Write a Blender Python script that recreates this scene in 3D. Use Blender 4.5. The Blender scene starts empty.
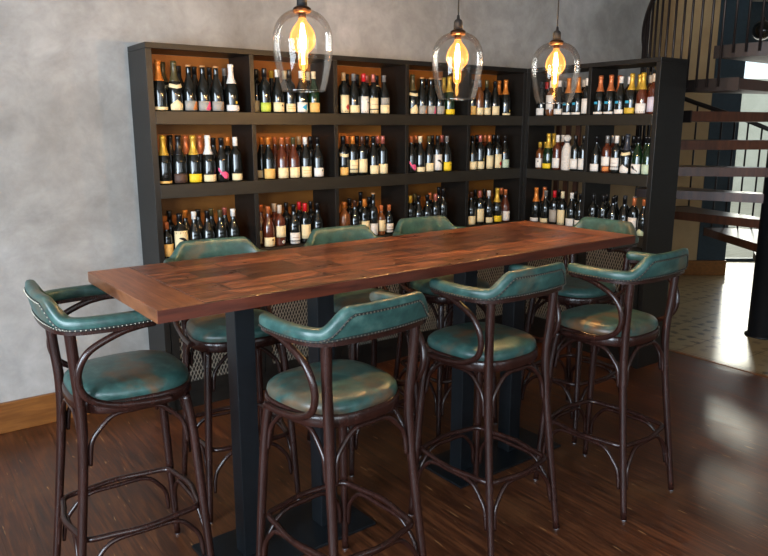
import bpy, bmesh, math, random
from mathutils import Vector, Matrix
PI = math.pi
S = bpy.context.scene
COL = S.collection
random.seed(7)

# ------------------------------------------------------------------ materials
def srgb(r, g, b):
    f = lambda c: (c/255)/12.92 if c/255 <= .04045 else (((c/255)+.055)/1.055)**2.4
    return (f(r), f(g), f(b), 1)

class NT:
    def __init__(s, name):
        s.m = bpy.data.materials.new(name); s.m.use_nodes = True
        s.t = s.m.node_tree; s.n = s.t.nodes; s.l = s.t.links
        s.b = s.n['Principled BSDF']; s._c = None
    def add(s, kind, **kw):
        n = s.n.new(kind)
        for k, v in kw.items(): setattr(n, k, v)
        return n
    def co(s, scale=(1, 1, 1), rot=(0, 0, 0), which='Object'):
        tc = s.add('ShaderNodeTexCoord'); mp = s.add('ShaderNodeMapping')
        mp.inputs['Scale'].default_value = scale; mp.inputs['Rotation'].default_value = rot
        s.l.new(tc.outputs[which], mp.inputs[0]); return mp.outputs[0]
    def noise(s, vec, scale, detail=4, rough=.55, dist=0):
        n = s.add('ShaderNodeTexNoise'); n.inputs['Scale'].default_value = scale
        n.inputs['Detail'].default_value = detail; n.inputs['Roughness'].default_value = rough
        n.inputs['Distortion'].default_value = dist
        if vec is not None: s.l.new(vec, n.inputs['Vector'])
        return n.outputs['Fac']
    def ramp(s, fac, stops):
        r = s.add('ShaderNodeValToRGB'); e = r.color_ramp.elements
        while len(e) < len(stops): e.new(.5)
        for k, (p, c) in zip(e, stops): k.position = p; k.color = c
        s.l.new(fac, r.inputs[0]); return r.outputs[0]
    def mix(s, fac, a, b, mode='MIX'):
        m = s.add('ShaderNodeMix', data_type='RGBA', blend_type=mode)
        for i, v in ((0, fac), (6, a), (7, b)):
            if isinstance(v, (int, float, tuple)): m.inputs[i].default_value = v
            else: s.l.new(v, m.inputs[i])
        return m.outputs[2]
    def bump(s, h, strength=.2, dist=.01):
        b = s.add('ShaderNodeBump'); b.inputs['Strength'].default_value = strength
        b.inputs['Distance'].default_value = dist
        s.l.new(h, b.inputs['Height']); s.l.new(b.outputs[0], s.b.inputs['Normal'])
    def base(s, c):
        if isinstance(c, tuple): s.b.inputs['Base Color'].default_value = c
        else: s.l.new(c, s.b.inputs['Base Color'])
    def rough(s, r):
        if isinstance(r, (int, float)): s.b.inputs['Roughness'].default_value = r
        else: s.l.new(r, s.b.inputs['Roughness'])
G = lambda v: (v, v, v, 1)

def simple(name, col, rough=.5, metal=0, trans=0, ior=None, coat=0, var=.15, vs=30, spec=None):
    t = NT(name)
    n = t.noise(t.co(), vs, 3)
    c2 = tuple(max(0, x*(1-var)) for x in col[:3])+(1,); c3 = tuple(min(1, x*(1+var)) for x in col[:3])+(1,)
    t.base(t.ramp(n, [(.3, c2), (.7, c3)]))
    t.rough(rough); t.b.inputs['Metallic'].default_value = metal
    t.b.inputs['Transmission Weight'].default_value = trans
    if ior: t.b.inputs['IOR'].default_value = ior
    t.b.inputs['Coat Weight'].default_value = coat
    if spec is not None: t.b.inputs['Specular IOR Level'].default_value = spec
    return t.m

def m_plaster():
    t = NT('mottled_plaster'); v = t.co()
    a = t.noise(v, 1.3, 8, .62, .5); b = t.noise(v, 7, 8, .65, .3)
    c1 = t.ramp(a, [(.3, srgb(136, 133, 128)), (.5, srgb(158, 156, 152)), (.72, srgb(180, 178, 176))])
    c2 = t.ramp(b, [(.35, G(.36)), (.65, G(.64))])
    t.base(t.mix(.45, c1, c2, 'OVERLAY')); t.rough(.75); t.bump(b, .12, .01); return t.m
def m_beige():
    t = NT('beige_plaster'); n = t.noise(t.co(), 2.5, 6)
    t.base(t.ramp(n, [(.3, srgb(160, 130, 90)), (.7, srgb(184, 154, 112))])); t.rough(.8); return t.m
def m_floor():
    t = NT('dark_stained_floorboards')
    v = t.co(rot=(0, 0, PI/2))
    br = t.add('ShaderNodeTexBrick'); t.l.new(v, br.inputs['Vector'])
    br.inputs['Scale'].default_value = 1; br.inputs['Brick Width'].default_value = 2.4
    br.inputs['Row Height'].default_value = .125; br.inputs['Mortar Size'].default_value = .003
    br.inputs['Mortar Smooth'].default_value = .4
    br.inputs['Color1'].default_value = G(.25); br.inputs['Color2'].default_value = G(.75); br.inputs['Mortar'].default_value = G(.0)
    grain = t.noise(t.co(scale=(38, 2.2, 1)), 1.4, 8, .62, .6)
    wear = t.noise(t.co(), 1.7, 7, .6, .4)
    scr = t.noise(t.co(scale=(70, 7.0, 1)), 1.0, 3, .5, .3)
    c = t.ramp(grain, [(.30, srgb(44, 22, 12)), (.5, srgb(82, 44, 24)), (.70, srgb(116, 68, 38))])
    c = t.mix(.55, c, t.ramp(br.outputs['Color'], [(0, G(.28)), (.25, G(.62)), (.75, G(1.0))]), 'MULTIPLY')
    w = t.ramp(wear, [(.50, G(0)), (.75, G(.35))])
    c = t.mix(w, c, srgb(138, 92, 54))
    sc = t.ramp(scr, [(.68, G(0)), (.73, G(.7))])
    c = t.mix(sc, c, srgb(190, 142, 92))
    t.base(c)
    t.rough(t.ramp(grain, [(.3, G(.30)), (.7, G(.44))]))
    h = t.mix(.5, br.outputs['Fac'], grain)
    b = t.add('ShaderNodeBump'); b.invert = True; b.inputs['Strength'].default_value = .18; b.inputs['Distance'].default_value = .004
    t.l.new(h, b.inputs['Height']); t.l.new(b.outputs[0], t.b.inputs['Normal'])
    return t.m
def m_tile():
    t = NT('patterned_cement_tiles'); v = t.co()
    br = t.add('ShaderNodeTexBrick', offset=0); t.l.new(v, br.inputs['Vector'])
    br.inputs['Scale'].default_value = 1; br.inputs['Brick Width'].default_value = .4
    br.inputs['Row Height'].default_value = .4; br.inputs['Mortar Size'].default_value = .004
    br.inputs['Color1'].default_value = G(1); br.inputs['Color2'].default_value = G(.86); br.inputs['Mortar'].default_value = G(.25)
    # star motif repeated on every tile: two crossed wave sets
    vo = t.add('ShaderNodeTexVoronoi'); vo.inputs['Scale'].default_value = 7.5; vo.inputs['Randomness'].default_value = .25
    t.l.new(v, vo.inputs['Vector'])
    n = t.noise(v, 20, 4, .6)
    mm = t.add('ShaderNodeMath', operation='ADD'); t.l.new(vo.outputs['Distance'], mm.inputs[0]); t.l.new(n, mm.inputs[1])
    pat = t.ramp(mm.outputs[0], [(.70, G(.9)), (.82, G(0))])
    big = t.noise(v, .9, 3)
    patw = t.mix(1.0, pat, t.ramp(big, [(.38, G(.25)), (.55, G(1))]), 'MULTIPLY')
    c = t.mix(patw, srgb(172, 152, 114), srgb(72, 58, 44))
    c = t.mix(1.0, c, br.outputs['Color'], 'MULTIPLY')
    t.base(c); t.rough(.32); return t.m
def m_tabletop():
    t = NT('reclaimed_board_tabletop'); v = t.co()
    br = t.add('ShaderNodeTexBrick', offset=.37, offset_frequency=2); t.l.new(v, br.inputs['Vector'])
    br.inputs['Scale'].default_value = 1; br.inputs['Brick Width'].default_value = .38
    br.inputs['Row Height'].default_value = .118; br.inputs['Mortar Size'].default_value = .0055
    br.inputs['Mortar Smooth'].default_value = .3
    br.inputs['Color1'].default_value = G(.0); br.inputs['Color2'].default_value = G(1); br.inputs['Mortar'].default_value = G(.35)
    grain = t.noise(t.co(scale=(3, 42, 8)), 1.6, 8, .65, .5)
    blot = t.noise(t.co(scale=(1, 2.2, 1)), 9.0, 6, .62, .8)
    c = t.ramp(grain, [(.34, srgb(66, 32, 20)), (.5, srgb(118, 66, 40)), (.68, srgb(168, 110, 72))])
    c = t.mix(.9, c, t.ramp(br.outputs['Color'], [(0, G(.22)), (.5, G(.62)), (1, G(1.0))]), 'MULTIPLY')
    c = t.mix(.85, c, t.ramp(blot, [(.40, G(.38)), (.54, G(1.0))]), 'MULTIPLY')
    c = t.mix(t.ramp(br.outputs['Fac'], [(0, G(0)), (.6, G(.9))]), c, srgb(26, 13, 8))
    t.base(c); t.rough(t.ramp(blot, [(.3, G(.26)), (.7, G(.42))])); t.bump(grain, .15, .004)
    t.b.inputs['Coat Weight'].default_value = .15; t.b.inputs['Coat Roughness'].default_value = .25
    return t.m
def m_board():
    t = NT('breadboard_end'); grain = t.noise(t.co(scale=(42, 3, 8)), 1.6, 8, .65, .5)
    t.base(t.ramp(grain, [(.30, srgb(78, 42, 24)), (.5, srgb(116, 70, 42)), (.72, srgb(146, 94, 58))]))
    t.rough(.33); t.bump(grain, .15, .004); return t.m
def m_wood(name, cols, sc=(4, 4, 40), rough=.4, scale=1.5):
    t = NT(name); g = t.noise(t.co(scale=sc), scale, 7, .6, .4)
    t.base(t.ramp(g, [(.3, cols[0]), (.7, cols[1])])); t.rough(rough); t.bump(g, .08, .003); return t.m
def m_leather(name='teal_leather', w0=.56, w1=.72, wc=(104, 84, 62)):
    t = NT(name); v = t.co()
    oi = t.add('ShaderNodeObjectInfo'); mp = t.add('ShaderNodeVectorMath', operation='ADD')
    ml = t.add('ShaderNodeMath', operation='MULTIPLY'); ml.inputs[1].default_value = 37
    t.l.new(oi.outputs['Random'], ml.inputs[0]); t.l.new(v, mp.inputs[0]); t.l.new(ml.outputs[0], mp.inputs[1])
    a = t.noise(mp.outputs[0], 4.2, 5, .6, .5); b = t.noise(mp.outputs[0], 22, 6, .6); g = t.noise(v, 160, 2)
    c = t.ramp(b, [(.3, srgb(32, 58, 56)), (.55, srgb(49, 82, 77)), (.8, srgb(84, 112, 104))])
    c = t.mix(t.ramp(a, [(w0, G(0)), (w1, G(.85))]), c, srgb(*wc))
    t.base(c); t.rough(.36); t.bump(g, .1, .002); return t.m
def m_glass(name, col, rough=.02):
    t = NT(name)
    n = t.noise(t.co(), 8, 2); t.base(t.ramp(n, [(.2, col), (.8, tuple(x*.92 for x in col[:3])+(1,))]))
    t.b.inputs['Transmission Weight'].default_value = 1; t.b.inputs['IOR'].default_value = 1.3
    t.rough(rough); return t.m
def m_clear(name, tint, refl=.10, glow=None, fmul=.55):
    # thin blown glass: mostly straight-through with a fresnel sheen, so the lamps light the room through it
    t = NT(name); n = t.n; out = n['Material Output']
    tr = t.add('ShaderNodeBsdfTransparent'); tr.inputs[0].default_value = tint
    gl = t.add('ShaderNodeBsdfGlossy'); gl.inputs['Roughness'].default_value = .03
    lw = t.add('ShaderNodeLayerWeight'); lw.inputs['Blend'].default_value = refl*2.2
    ns = t.noise(t.co(), 6, 2)
    gl.inputs[0].default_value = (1, .97, .93, 1)
    mul = t.add('ShaderNodeMath', operation='MULTIPLY_ADD'); mul.inputs[1].default_value = .04; mul.inputs[2].default_value = 0
    t.l.new(ns, mul.inputs[0])
    ad = t.add('ShaderNodeMath', operation='MULTIPLY_ADD', use_clamp=True); ad.inputs[1].default_value = fmul
    t.l.new(lw.outputs['Fresnel'], ad.inputs[0]); t.l.new(mul.outputs[0], ad.inputs[2])
    mx = t.add('ShaderNodeMixShader'); t.l.new(ad.outputs[0], mx.inputs[0])
    t.l.new(tr.outputs[0], mx.inputs[1]); t.l.new(gl.outputs[0], mx.inputs[2]); 
    if glow:
        em = t.add('ShaderNodeEmission'); em.inputs[0].default_value = glow[0]; em.inputs[1].default_value = glow[1]
        sh = t.add('ShaderNodeAddShader'); t.l.new(mx.outputs[0], sh.inputs[0]); t.l.new(em.outputs[0], sh.inputs[1]); t.l.new(sh.outputs[0], out.inputs[0])
    else: t.l.new(mx.outputs[0], out.inputs[0])
    return t.m
def m_emit(name, col, strength):
    t = NT(name); t.base(col)
    t.b.inputs['Emission Color'].default_value = col; t.b.inputs['Emission Strength'].default_value = strength
    return t.m

M = {}
M['plaster'] = m_plaster(); M['beige'] = m_beige(); M['floor'] = m_floor(); M['tile'] = m_tile()
M['top'] = m_tabletop(); M['board'] = m_board(); M['leather'] = m_leather(); M['leather_worn'] = m_leather('worn_teal_seat_leather', .49, .64, (104, 70, 42))
M['edge'] = m_wood('table_edge_wood', (srgb(58, 24, 16), srgb(98, 46, 30)), (3, 30, 30), .38)
M['bentwood'] = m_wood('dark_bentwood', (srgb(30, 15, 12), srgb(52, 28, 23)), (30, 30, 4), .24)
M['shelf'] = m_wood('black_brown_painted_wood', (srgb(17, 16, 14), srgb(27, 25, 22)), (4, 4, 30), .42)
M['board_dark'] = m_wood('olive_brown_shelf_boards', (srgb(31, 28, 22), srgb(43, 39, 31)), (4, 30, 30), .4)  # shelf and counter boards, slightly lighter and browner than the uprights
M['backp'] = m_wood('orange_brown_back_boards', (srgb(128, 74, 14), srgb(150, 90, 20)), (3, 3, 8), .6)
M['base_wood'] = m_wood('varnished_pine', (srgb(104, 62, 26), srgb(140, 90, 42)), (3, 30, 30), .35)
M['iron'] = simple('black_powder_coated_steel', srgb(22, 26, 30), .38, .3)
M['mesh'] = simple('pale_expanded_metal', srgb(156, 150, 138), .35, .35)
M['stud'] = simple('antique_nailhead', srgb(112, 106, 94), .32, .8)
M['welt'] = simple('dark_leather_welt', srgb(26, 30, 28), .6)
M['glide'] = simple('steel_glide', srgb(190, 190, 195), .25, .9)
M['teal'] = simple('dark_teal_paint', srgb(36, 52, 60), .5)
M['ceil'] = simple('ceiling_paint', srgb(150, 146, 140), .9)
M['stairwood'] = m_wood('stair_tread_wood', (srgb(56, 30, 20), srgb(86, 50, 32)), (20, 20, 4), .4)
M['stairiron'] = simple('dark_stair_iron', srgb(36, 30, 29), .45, .4)
M['bronze'] = simple('dark_bronze', srgb(60, 40, 28), .3, .8)
M['blackcord'] = simple('black_fabric_flex', srgb(18, 16, 16), .7)
M['lampglass'] = m_clear('clear_blown_glass', (.97, .96, .95, 1), .10)
M['rimglass'] = m_clear('glass_rim', (.95, .93, .9, 1), .30, fmul=1.0)
M['bulbglass'] = m_clear('amber_bulb_glass', (1.0, .80, .50, 1), .06, ((1, .45, .11, 1), .55))
M['filament'] = m_emit('glowing_filament', (1, .62, .22, 1), 45)
M['facade'] = m_wood('pale_street_facade', (srgb(190, 186, 168), srgb(215, 210, 194)), (1, 1, 1), .8)
M['paving'] = m_wood('street_paving', (srgb(150, 140, 120), srgb(178, 168, 146)), (1, 12, 1), .8)
M['pane'] = m_clear('window_pane', (.93, .96, .95, 1), .06)

GLASS = dict(dark=simple('dark_bottle_glass', (.006, .007, .006, 1), .07, coat=.5, var=.4),
             green=simple('green_bottle_glass', (.006, .022, .007, 1), .07, coat=.5),
             amber=simple('amber_bottle_glass', (.13, .042, .01, 1), .08, coat=.5),
             rose=simple('rose_wine_glass', (.085, .020, .008, 1), .08, coat=.5),
             paper=simple('white_wrapping_paper', srgb(212, 206, 196), .7, vs=60))
CAPC = dict(orange=(214, 128, 52), olive=(74, 68, 42), cork=(190, 140, 92), white=(226, 222, 214), black=(18, 17, 18), silver=(128, 126, 124),
            gold=(208, 168, 62), cream=(222, 206, 168), red=(186, 26, 34), rose=(172, 96, 84), tan=(160, 126, 84), copper=(196, 112, 66),
            clear=(196, 180, 160), brown=(64, 40, 28), slate=(48, 52, 62), amber=(150, 84, 28), paper=(212, 206, 196))
LABC = dict(cream=(232, 214, 168), grey=(150, 148, 140), white=(228, 224, 216), lime=(188, 204, 76), tan=(222, 178, 100), yellow=(236, 200, 36),
            gold=(212, 176, 60), lavender=(198, 196, 214), brown=(74, 52, 42), mint=(186, 206, 180), stone=(168, 160, 148),
            orange=(206, 128, 66), pink=(226, 84, 128), taupe=(150, 126, 106), red=(190, 44, 44), black=(28, 24, 24), blue=(70, 140, 190),
            sky=(60, 170, 208), green=(70, 130, 60))
_mc = {}
def capm(n):
    k = 'c'+n
    if k not in _mc: _mc[k] = simple(n+'_capsule_foil', srgb(*CAPC[n]), .3, .35 if n in ('gold', 'orange', 'copper', 'silver', 'rose') else 0, vs=80)
    return _mc[k]
def labm(n):
    k = 'l'+n
    if k not in _mc: _mc[k] = simple(n+'_label_paper', srgb(*LABC[n]), .6, vs=90, var=.06)
    return _mc[k]

# ------------------------------------------------------------------ mesh helpers
def bx(bm, x0, x1, y0, y1, z0, z1, mi=0):
    v = [bm.verts.new(p) for p in ((x0, y0, z0), (x1, y0, z0), (x1, y1, z0), (x0, y1, z0), (x0, y0, z1), (x1, y0, z1), (x1, y1, z1), (x0, y1, z1))]
    for f in ((0, 3, 2, 1), (4, 5, 6, 7), (0, 1, 5, 4), (1, 2, 6, 5), (2, 3, 7, 6), (3, 0, 4, 7)):
        bm.faces.new([v[i] for i in f]).material_index = mi
def lathe(bm, prof, n=24, c=(0, 0), mi=0, smooth=True, cap=True):
    rings = []
    for r, z in prof:
        rings.append([bm.verts.new((c[0]+max(r, 1e-5)*math.cos(2*PI*i/n), c[1]+max(r, 1e-5)*math.sin(2*PI*i/n), z)) for i in range(n)])
    for a, b in zip(rings, rings[1:]):
        for i in range(n):
            f = bm.faces.new((a[i], a[(i+1) % n], b[(i+1) % n], b[i])); f.smooth = smooth; f.material_index = mi
    if cap:
        bm.faces.new(list(reversed(rings[0]))).material_index = mi; bm.faces.new(rings[-1]).material_index = mi
def crom(pts, n=6, closed=False):
    pts = [Vector(p) for p in pts]; out = []; L = len(pts)
    for i in range(L if closed else L-1):
        if closed: p0, p1, p2, p3 = pts[i-1], pts[i], pts[(i+1) % L], pts[(i+2) % L]
        else: p0, p1, p2, p3 = pts[max(i-1, 0)], pts[i], pts[i+1], pts[min(i+2, L-1)]
        for k in range(n):
            t = k/n
            out.append(.5*((2*p1)+(-p0+p2)*t+(2*p0-5*p1+4*p2-p3)*t*t+(-p0+3*p1-3*p2+p3)*t**3))
    if not closed: out.append(pts[-1].copy())
    return out
def tube(bm, pts, r, n=10, closed=False, mi=0):
    pts = [Vector(p) for p in pts]; L = len(pts)
    rr = r if isinstance(r, (list, tuple)) else [r]*L
    tan = []
    for i in range(L):
        a = pts[i-1] if (i > 0 or closed) else pts[i]; b = pts[(i+1) % L] if (i < L-1 or closed) else pts[i]
        tan.append((b-a).normalized())
    up = Vector((0, 0, 1)) if abs(tan[0].z) < .9 else Vector((1, 0, 0))
    nrm = tan[0].cross(up).normalized(); rings = []
    for i in range(L):
        nrm = (nrm-tan[i]*nrm.dot(tan[i])).normalized(); bi = tan[i].cross(nrm)
        rings.append([bm.verts.new(pts[i]+(nrm*math.cos(2*PI*k/n)+bi*math.sin(2*PI*k/n))*rr[i]) for k in range(n)])
    rng = range(L) if closed else range(L-1)
    for i in rng:
        a, b = rings[i], rings[(i+1) % L]
        off = 0
        if closed and i == L-1:
            off = min(range(n), key=lambda o: (a[0].co-b[o].co).length)
        for k in range(n):
            f = bm.faces.new((a[k], a[(k+1) % n], b[(k+1+off) % n], b[(k+off) % n])); f.smooth = True; f.material_index = mi
    if not closed:
        bm.faces.new(list(reversed(rings[0]))).material_index = mi; bm.faces.new(rings[-1]).material_index = mi
def obj(name, bm, mats, parent=None, bevel=0):
    bmesh.ops.recalc_face_normals(bm, faces=bm.faces)
    me = bpy.data.meshes.new(name); bm.to_mesh(me); bm.free()
    for m in (mats if isinstance(mats, (list, tuple)) else [mats]): me.materials.append(m)
    o = bpy.data.objects.new(name, me); COL.objects.link(o)
    if parent: o.parent = parent
    if bevel:
        b = o.modifiers.new('Bevel', 'BEVEL'); b.width = bevel; b.segments = 2; b.limit_method = 'ANGLE'
    return o
def box(name, dims, mat, parent=None, bevel=0):
    bm = bmesh.new(); bx(bm, *dims); return obj(name, bm, mat, parent, bevel)
def tag(o, label, cat, group=None, kind=None):
    o['label'] = label; o['category'] = cat
    if group: o['group'] = group
    if kind: o['kind'] = kind
    return o
def thing(name, label, cat, loc=(0, 0, 0), rz=0, group=None):
    o = bpy.data.objects.new(name, None); COL.objects.link(o); o.empty_display_size = .1
    o.location = loc; o.rotation_euler = (0, 0, rz); return tag(o, label, cat, group)
def struct(o):
    o['kind'] = 'structure'; return o
def dup(root, loc, rz, label, group=None):
    r = root.copy(); COL.objects.link(r); r.location = loc; r.rotation_euler = (0, 0, rz); r['label'] = label
    if group: r['group'] = group
    for ch in list(root.children):
        c = ch.copy(); COL.objects.link(c); c.parent = r
        for g in list(ch.children):
            d = g.copy(); COL.objects.link(d); d.parent = c
    return r


E_LEFT = 205; E_FRONT = (52, 8); E_GLZ = 20; EXPO = 0.1
# ------------------------------------------------------------------ camera
cd = bpy.data.cameras.new('camera'); cam = bpy.data.objects.new('camera', cd); COL.objects.link(cam)
cd.sensor_width = 36; cd.lens = 36*699.6/768; cd.clip_start = .05; cd.clip_end = 200
yaw, pit, roll = .6285, .2111, -.0011
fw = Vector((math.sin(yaw)*math.cos(pit), math.cos(yaw)*math.cos(pit), -math.sin(pit)))
rt = Vector((math.cos(yaw), -math.sin(yaw), 0)); up = rt.cross(fw)
cam.matrix_world = Matrix(((rt.x, up.x, -fw.x, 0), (rt.y, up.y, -fw.y, 0), (rt.z, up.z, -fw.z, 1.65), (0, 0, 0, 1)))
S.camera = cam

# ------------------------------------------------------------------ room
WY = 4.1665; CZ = 3.1
U = Vector((math.cos(yaw), -math.sin(yaw), 0)); Wd = Vector((math.sin(yaw), math.cos(yaw), 0)); O = Vector((7.415, 4.338, 0))
ang = -yaw
def wbox(bm, s0, s1, d0, d1, z0, z1, mi=0):        # box in the frame of the slanting entrance wall
    n0 = len(bm.verts); bx(bm, s0, s1, d0, d1, z0, z1, mi)
    bm.verts.ensure_lookup_table()
    for v in bm.verts[n0:]:
        p = O+U*v.co.x+Wd*v.co.y; v.co = (p.x, p.y, v.co.z)
struct(box('floor', (-2.3, 4.75, -3.1, WY+.1, -.06, 0), M['floor']))
bm = bmesh.new()
P0 = O-U*1.2+Wd*.84; P1 = O+U*3.6+Wd*.84
vs = [(4.75, -3.1), (9.62, -3.1), (P1.x, P1.y), (P0.x, P0.y), (4.75, P0.y)]
a = [bm.verts.new((x, y, 0)) for x, y in vs]; b = [bm.verts.new((x, y, -.06)) for x, y in vs]
bm.faces.new(a); bm.faces.new(list(reversed(b)))
for i in range(5): bm.faces.new((a[i], b[i], b[(i+1) % 5], a[(i+1) % 5]))
struct(obj('floor_tiled', bm, M['tile']))
struct(box('trim_1', (4.735, 4.765, -3.1, WY-.005, -.001, .004), M['base_wood']))
struct(box('wall_back', (-2.3, 6.15, WY, WY+.15, 0, CZ), M['plaster']))
struct(box('wall_dado', (4.60, 6.149, WY-.008, WY-.0005, 0, 1.72), M['beige']))
struct(box('baseboard_back', (-2.2, 1.27, WY-.022, WY, 0, .173), M['base_wood'], bevel=.004))
# left wall with two tall window openings
def wall_with_holes(name, axis, pos, a0, a1, holes, mat, th=.15):
    bm = bmesh.new(); cur = a0
    def seg(u0, u1, z0, z1):
        if axis == 'x': bx(bm, pos, pos+th, u0, u1, z0, z1)
        else: bx(bm, u0, u1, pos, pos+th, z0, z1)
    for (h0, h1, z0, z1) in holes:
        seg(cur, h0, 0, CZ); seg(h0, h1, 0, z0); seg(h0, h1, z1, CZ); cur = h1
    seg(cur, a1, 0, CZ); return struct(obj(name, bm, mat))
LH = [(-2.2, -.5, .7, 2.6), (.3, 2.0, .7, 2.6)]
wall_with_holes('wall_left', 'x', -2.35, -3.1, WY, LH, M['plaster'])
FH = [(-1.2, .8, .7, 2.6), (2.0, 4.0, .7, 2.6)]
wall_with_holes('wall_front', 'y', -3.2, -2.35, 9.7, FH, M['plaster'])
struct(box('wall_right', (9.62, 9.77, -3.1, P1.y+.1, 0, CZ), M['plaster']))
bm = bmesh.new()
cp = [(-2.4, -3.25), (9.77, -3.25), (P1.x+.15, P1.y+.05), (P0.x, P0.y), (6.0, 5.7), (6.0, WY+.15), (-2.4, WY+.15)]
a = [bm.verts.new((x, y, CZ)) for x, y in cp]; c = [bm.verts.new((x, y, CZ+.1)) for x, y in cp]
bm.faces.new(a); bm.faces.new(list(reversed(c)))
for k in range(7): bm.faces.new((a[k], c[k], c[(k+1) % 7], a[(k+1) % 7]))
struct(obj('ceiling', bm, M['ceil']))
def window(name, axis, pos, u0, u1, z0, z1):
    bm = bmesh.new(); w = .05
    segs = [(u0, u1, z0, z0+w), (u0, u1, z1-w, z1), (u0, u0+w, z0, z1), (u1-w, u1, z0, z1), ((u0+u1)/2-w/2, (u0+u1)/2+w/2, z0, z1), (u0, u1, z0+(z1-z0)*.68, z0+(z1-z0)*.68+w)]
    for a, b, c, d in segs:
        if axis == 'x': bx(bm, pos, pos+.06, a, b, c, d)
        else: bx(bm, a, b, pos, pos+.06, c, d)
    fr = struct(obj(name, bm, M['teal']))
    bm = bmesh.new()
    if axis == 'x': bx(bm, pos+.025, pos+.03, u0, u1, z0, z1)
    else: bx(bm, u0, u1, pos+.025, pos+.03, z0, z1)
    p = obj('pane', bm, M['pane'], fr)
for i, (a, b, c, d) in enumerate(LH): window('window_%d' % (i+1), 'x', -2.31, a, b, c, d)
for i, (a, b, c, d) in enumerate(FH): window('window_%d' % (i+3), 'y', -3.15, a, b, c, d)

# entrance corner: beige wall, teal pier, glazed front
bm = bmesh.new(); wbox(bm, -1.45, .126, 0, .3, 0, CZ); struct(obj('wall_slanting', bm, M['beige']))
bm = bmesh.new(); wbox(bm, .126, .447, -.012, .3, 0, CZ); struct(obj('trim_2', bm, M['teal']))
bm = bmesh.new(); wbox(bm, -1.0, .455, -.04, -.012, 0, .175); struct(obj('baseboard_slanting', bm, M['base_wood'], bevel=.005))
bm = bmesh.new()
g0, g1, gd = -.9, 3.45, .84
wbox(bm, g0, g1, gd, gd+.08, 2.45, CZ); wbox(bm, g0, g1, gd, gd+.08, 0, .035)
for s in (g0, .45, 1.75, 3.37): wbox(bm, s, s+.07, gd, gd+.08, .035, 2.45)
struct(obj('wall_glazed', bm, M['teal']))
for i, (s0, s1) in enumerate(((g0+.07, .45), (.52, 1.75), (1.82, 3.37))):
    bm = bmesh.new(); wbox(bm, s0, s1, gd+.03, gd+.036, .035, 2.45); struct(obj('window_%d' % (i+5), bm, M['pane']))
struct(box('wall_return', (6.05, 6.15, WY+.15, 5.6, 0, CZ), M['beige']))
bm = bmesh.new(); wbox(bm, -1.1, -.9, .3, .92, 0, CZ); struct(obj('wall_side', bm, M['beige']))
# street outside
bm = bmesh.new(); wbox(bm, -8, 16, gd+.1, 11, -.12, -.02); struct(obj('ground_street', bm, M['paving']))
h = thing('street_building', 'pale plastered building across the street seen through the glazed entrance', 'building', tuple(O+U*4+Wd*11))
h.rotation_euler = (0, 0, ang)
box('facade', (-12, 12, 0, .5, -.1, 2.9), M['facade'], h)
for k in range(8):
    for z in (.9,):
        w = box('window', (-11+k*2.9, -9.8+k*2.9, -.05, .02, z, z+1.5), M['teal'], h)

# ------------------------------------------------------------------ shelf units
SY = 3.8626; PITCH = .572; X0 = 1.249; RX = 4.167
ZT, Z2, Z2B, Z3, Z3B, Z4, Z4B = 2.0948, 1.7402, 1.6694, 1.3417, 1.2655, .925, .855
def mesh_panel(bm, u0, u1, z0, z1, put):
    cw, chh, w = .021, .048, .0019
    k = chh/cw
    H = z1-z0
    for sgn in (1, -1):
        u = u0-(H/k)
        while u < u1+(H/k):
            # line: U = u + sgn*(z-z0)/k
            za, zb = z0, z1
            def zz(ut): return z0+sgn*(ut-u)*k
            lo, hi = sorted((zz(u0), zz(u1))); za = max(z0, lo); zb = min(z1, hi)
            if zb-za > .004:
                ua = u+sgn*(za-z0)/k; ub = u+sgn*(zb-z0)/k
                ps = [(ua-w, za), (ua+w, za), (ub+w, zb), (ub-w, zb)]
                f = [bm.verts.new(put(p, q, 0 if sgn > 0 else .0015)) for p, q in ps]; g = [bm.verts.new(put(p, q, .003)) for p, q in ps]
                bm.faces.new(f); bm.faces.new(list(reversed(g)))
                for i in range(4): bm.faces.new((f[i], g[i], g[(i+1) % 4], f[(i+1) % 4]))
            u += cw
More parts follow.
